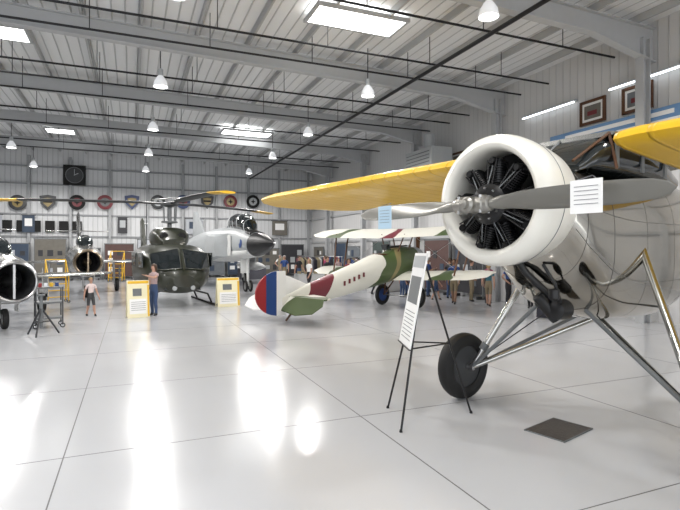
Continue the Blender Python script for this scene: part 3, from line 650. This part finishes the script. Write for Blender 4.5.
# ------------------------------------------------------------------ PEOPLE
def person(name,loc,rz_,H,skin,hair,top,bot,shoe,pose='stand',shorts=False,long_sleeve=False,longhair=False):
    P=empty(name,loc,rz_)
    V=[];R=[];Ed=[];Lb=[]
    def v(p,r): V.append(Vector(p)*H); R.append((r[0]*H,r[1]*H) if isinstance(r,tuple) else (r*H,r*H)); return len(V)-1
    def e_(a,b,l): Ed.append((a,b)); Lb.append(l)
    st=.09 if pose=='walk' else .0
    pel=v((0,0,.52),(.078,.06)); wa=v((0,0,.61),(.07,.052)); ch=v((0,0,.73),(.085,.06)); nb=v((0,.0,.81),(.05,.042)); nk=v((0,-.004,.855),.027); hd=v((0,-.012,.895),(.036,.042)); h2=v((0,-.006,.945),(.043,.052)); h3=v((0,0,.98),(.028,.034))
    e_(pel,wa,'bot'); e_(wa,ch,'top'); e_(ch,nb,'top'); e_(nb,nk,'skin'); e_(nk,hd,'skin'); e_(hd,h2,'skin'); e_(h2,h3,'skin')
    for s in(-1,1):
        sh=v((s*.1,0,.795),.034)
        if pose=='reach' and s>0: el=(s*.15,-.11,.74); wr=(s*.11,-.24,.78)
        elif pose=='hips': el=(s*.19,.04,.66); wr=(s*.11,-.04,.56)
        elif pose=='phone': el=(s*.13,-.03,.65); wr=(s*.04,-.16,.72)
        else: el=(s*.135,.012-s*st*.4,.645); wr=(s*.145,-.03-s*st,.505)
        EL=v(el,.026); WR=v(wr,.018); d_=(Vector(wr)-Vector(el)).normalized()
        HA=v(Vector(wr)+d_*.035,(.02,.014))
        e_(nb,sh,'top'); m1=v((Vector(V[sh])/H+Vector(el))/2,.031); e_(sh,m1,'top'); e_(m1,EL,'top' if long_sleeve else 'skin'); e_(EL,WR,'top' if long_sleeve else 'skin'); e_(WR,HA,'skin')
        sid=Vector((0,1,0)) if abs(d_.y)<.6 else Vector((1,0,0))
        for q,(off,ln) in enumerate(((-.015,.038),(-.005,.045),(.006,.042),(.016,.033))):
            f1=v(Vector(wr)+d_*.058+sid*off,.0055); f2=v(Vector(wr)+d_*(.058+ln*.55)+sid*off*1.1+Vector((-s*.008,0,0)),.005); f3=v(Vector(wr)+d_*(.058+ln)+sid*off+Vector((-s*.016,0,0)),.0042)
            e_(HA,f1,'skin'); e_(f1,f2,'skin'); e_(f2,f3,'skin')
        t1=v(Vector(wr)+d_*.03-sid*.026,.006); t2=v(Vector(wr)+d_*.055-sid*.036,.005); e_(HA,t1,'skin'); e_(t1,t2,'skin')
        hp=v((s*.048,0,.49),.056); kn=v((s*.052,-.012-s*st*.5,.285),.037); kn2=v((s*.052,-s*st*.75,.2),.034); an=v((s*.053,.015-s*st*1.3,.05),.022); to=v((s*.06,-.055-s*st*1.3,.02),(.022,.016)); he=v((s*.053,.03-s*st*1.3,.022),.018)
        e_(pel,hp,'bot'); e_(hp,kn,'bot'); e_(kn,kn2,'skin' if shorts else 'bot'); e_(kn2,an,'skin' if shorts else 'bot'); e_(an,to,'shoe'); e_(an,he,'shoe')
    me=bpy.data.meshes.new('body'); me.from_pydata(V,Ed,[])
    o=bpy.data.objects.new('body',me); S.collection.objects.link(o)
    o.modifiers.new('skin','SKIN')
    sv=me.skin_vertices[0].data
    for i,r in enumerate(R): sv[i].radius=r
    sv[0].use_root=True
    sb=o.modifiers.new('sub','SUBSURF'); sb.levels=1; sb.render_levels=1
    dg=bpy.context.evaluated_depsgraph_get(); nm=bpy.data.meshes.new_from_object(o.evaluated_get(dg))
    labs=['skin','top','bot','shoe']; nm.materials.clear()
    for q in(skin,top,bot,shoe): nm.materials.append(q)
    for pgn in nm.polygons:
        c=pgn.center; best=9;bl_='skin'
        for (a,b),l in zip(Ed,Lb):
            p=V[a];q=V[b];dd=q-p; t=max(0,min(1,(c-p).dot(dd)/dd.length_squared)); ds=(c-(p+dd*t)).length-(R[a][0]*(1-t)+R[b][0]*t)*.7
            if ds<best: best=ds;bl_=l
        pgn.material_index=labs.index(bl_); pgn.use_smooth=True
    zmin=min(q.co.z for q in nm.vertices)
    for q in nm.vertices: q.co.z-=zmin
    o.modifiers.clear(); o.data=nm; o.parent=P
    hz=.945*H-zmin
    vs=[];fs=[];n=18;rows=8
    for j in range(rows+1):
        ph=pi/2*(j/rows)*1.25
        for i in range(n):
            th=2*pi*i/n; front=max(0,-math.sin(th)); drop=ph if front<.5 else min(ph,pi/2*.72)
            r_=.052*math.sin(max(drop,.01)); z=.058*math.cos(drop)
            if longhair and front<.3 and j==rows: z-=.07
            vs.append((r_*math.cos(th)*1.0*H,(r_*math.sin(th)*1.16+.004)*H,hz+z*H))
    for j in range(rows):
        for i in range(n): fs.append((j*n+i,j*n+(i+1)%n,(j+1)*n+(i+1)%n,(j+1)*n+i))
    obj('hair',vs,fs,hair,P)
    for s in(-1,1):
        lathe('eye',[(0,.004*H),(.004*H,.003*H)],(s*.018*H,-.054*H,hz-.012*H),(0,-1,0),dark,P,8); lathe('ear',[(0,.006*H),(.006*H,.011*H),(.009*H,.006*H)],(s*.041*H,.0,hz-.015*H),(s,0,0),skin,P,10)
    lathe('nose',[(0,.009*H),(.014*H,.003*H)],(0,-.052*H,hz-.03*H),(0,-1,.0),skin,P,8); box('mouth',(0,-.051*H,hz-.047*H),(.022*H,.006*H,.004*H),redp,P)
    return P
sk=M('skin',(.45,.26,.19),.55,noise=.05); sk2=M('skin_tan',(.28,.16,.1),.55,noise=.05)
hb=M('hair_brown',(.05,.025,.012),.6,noise=.2); hbl=M('hair_blond',(.35,.23,.1),.6,noise=.2); hg=M('hair_grey',(.3,.29,.28),.6,noise=.1)
pk=M('pink_grey_shirt',(.4,.29,.29),.8,noise=.1); jn=M('denim',(.04,.07,.15),.8,noise=.15); kh=M('khaki',(.2,.16,.1),.8,noise=.1)
mg=M('magenta_shirt',(.25,.02,.09),.8,noise=.1); tl=M('teal_shirt',(.03,.13,.17),.8,noise=.1); sb_=M('black_shoes',(.02,.02,.02),.5,noise=.1); blk=M('black_shirt',(.02,.02,.025),.8,noise=.1)
person('child',(-1.15,16.9,0),.5,1.18,sk,hbl,M('white_pink_shirt',(.7,.58,.56),.8,noise=.1),dgrey,sb_,'walk',shorts=True)
person('woman',(.62,16.3,0),-.9,1.6,sk,hb,pk,jn,sb_,'reach',longhair=True)
for nm_,x,y,r,h,skn,hr,tp,bt_,ps,sh_,lh in (
 ('man',12.2,16.0,1.2,1.66,sk,hb,dgrey,kh,'hips',0,0),('woman',12.35,15.2,-.6,1.55,sk,hb,mg,blk,'stand',0,1),
 ('man',11.7,18.3,.6,1.68,sk2,hg,bluep,jn,'phone',0,0),('woman',11.8,14.5,2.2,1.5,sk,hbl,tl,kh,'walk',1,0),
 ('man',8.4,26.0,.6,1.7,sk,hb,blk,jn,'walk',0,0),('woman',9.9,22.6,-.8,1.6,sk,hb,white,jn,'phone',0,1),
 ('man',8.1,27.8,-.5,1.72,sk,hg,bluep,kh,'stand',0,0),
 ('woman',10.2,29.3,1.5,1.6,sk2,hb,blk,blk,'walk',0,1),('man',10.2,20.2,.9,1.7,sk,hb,white,blk,'walk',0,0),
 ('woman',11.2,19.2,-1.4,1.6,sk,hbl,blk,jn,'stand',0,1),('man',12.1,17.3,2.,1.7,sk2,hb,blk,jn,'stand',0,0),
 ('woman',12.6,14.4,.3,1.58,sk,hb,bluep,blk,'hips',0,1),('man',9.7,25.4,-2.,1.72,sk,hb,mg,blk,'stand',0,0),
 ('boy',11.3,17.1,.8,1.25,sk,hb,tl,jn,'walk',1,0),('man',9.3,33.,0.,1.7,sk,hg,white,jn,'hips',0,0),
 ('woman',9.4,21.6,.4,1.62,sk,hb,cols[0],jn,'stand',0,1),('man',12.5,13.2,-1.,1.7,sk,hb,dgrey,blk,'walk',0,0),
 ('man',8.2,21.2,.4,1.74,sk,hb,blk,kh,'phone',0,0),('woman',7.7,22.3,-1.2,1.62,sk,hbl,white,blk,'walk',0,1),
 ('man',12.1,22.6,.2,1.75,sk,hg,tl,jn,'hips',0,0),('woman',10.8,26.2,.2,1.6,sk,hb,pk,jn,'stand',0,1),
 ('man',11.1,15.6,-.9,1.7,sk2,hb,bluep,kh,'walk',1,0),('girl',10.6,18.6,1.9,1.3,sk,hbl,mg,jn,'stand',0,1)):
    person(nm_,(x,y,0),r,h,skn,hr,tp,bt_,sb_,ps,shorts=bool(sh_),longhair=bool(lh))

# ------------------------------------------------------------------ LIGHT
w=bpy.data.worlds.new('World'); S.world=w; w.use_nodes=True
bg=w.node_tree.nodes['Background']; bg.inputs['Color'].default_value=(.93,.96,1,1); bg.inputs['Strength'].default_value=1.75
for x in(7.0,.8,-5.4):
    for y in(2.7,8.6,14.4,20.4,26.3,32.2):
        l=bpy.data.lights.new('pendant_bulb_light','SPOT'); l.energy=300 if y<18 else 460; l.spot_size=math.radians(174); l.spot_blend=.3; l.shadow_soft_size=.22; l.color=(1,.97,.94)
        o=bpy.data.objects.new('pendant_bulb_light',l); S.collection.objects.link(o); o.location=(x,y,6.68)
# ------------------------------------------------------------------ CAMERA
c=bpy.data.cameras.new('camera'); co=bpy.data.objects.new('camera',c); S.collection.objects.link(co)
co.location=(0,0,2.0); co.rotation_euler=(pi/2,0,-math.atan(208/500)); c.sensor_width=36; c.lens=36*500/680; c.shift_y=-5/680; c.clip_end=200
S.camera=co
S.view_settings.view_transform='Standard'; S.view_settings.exposure=0.6
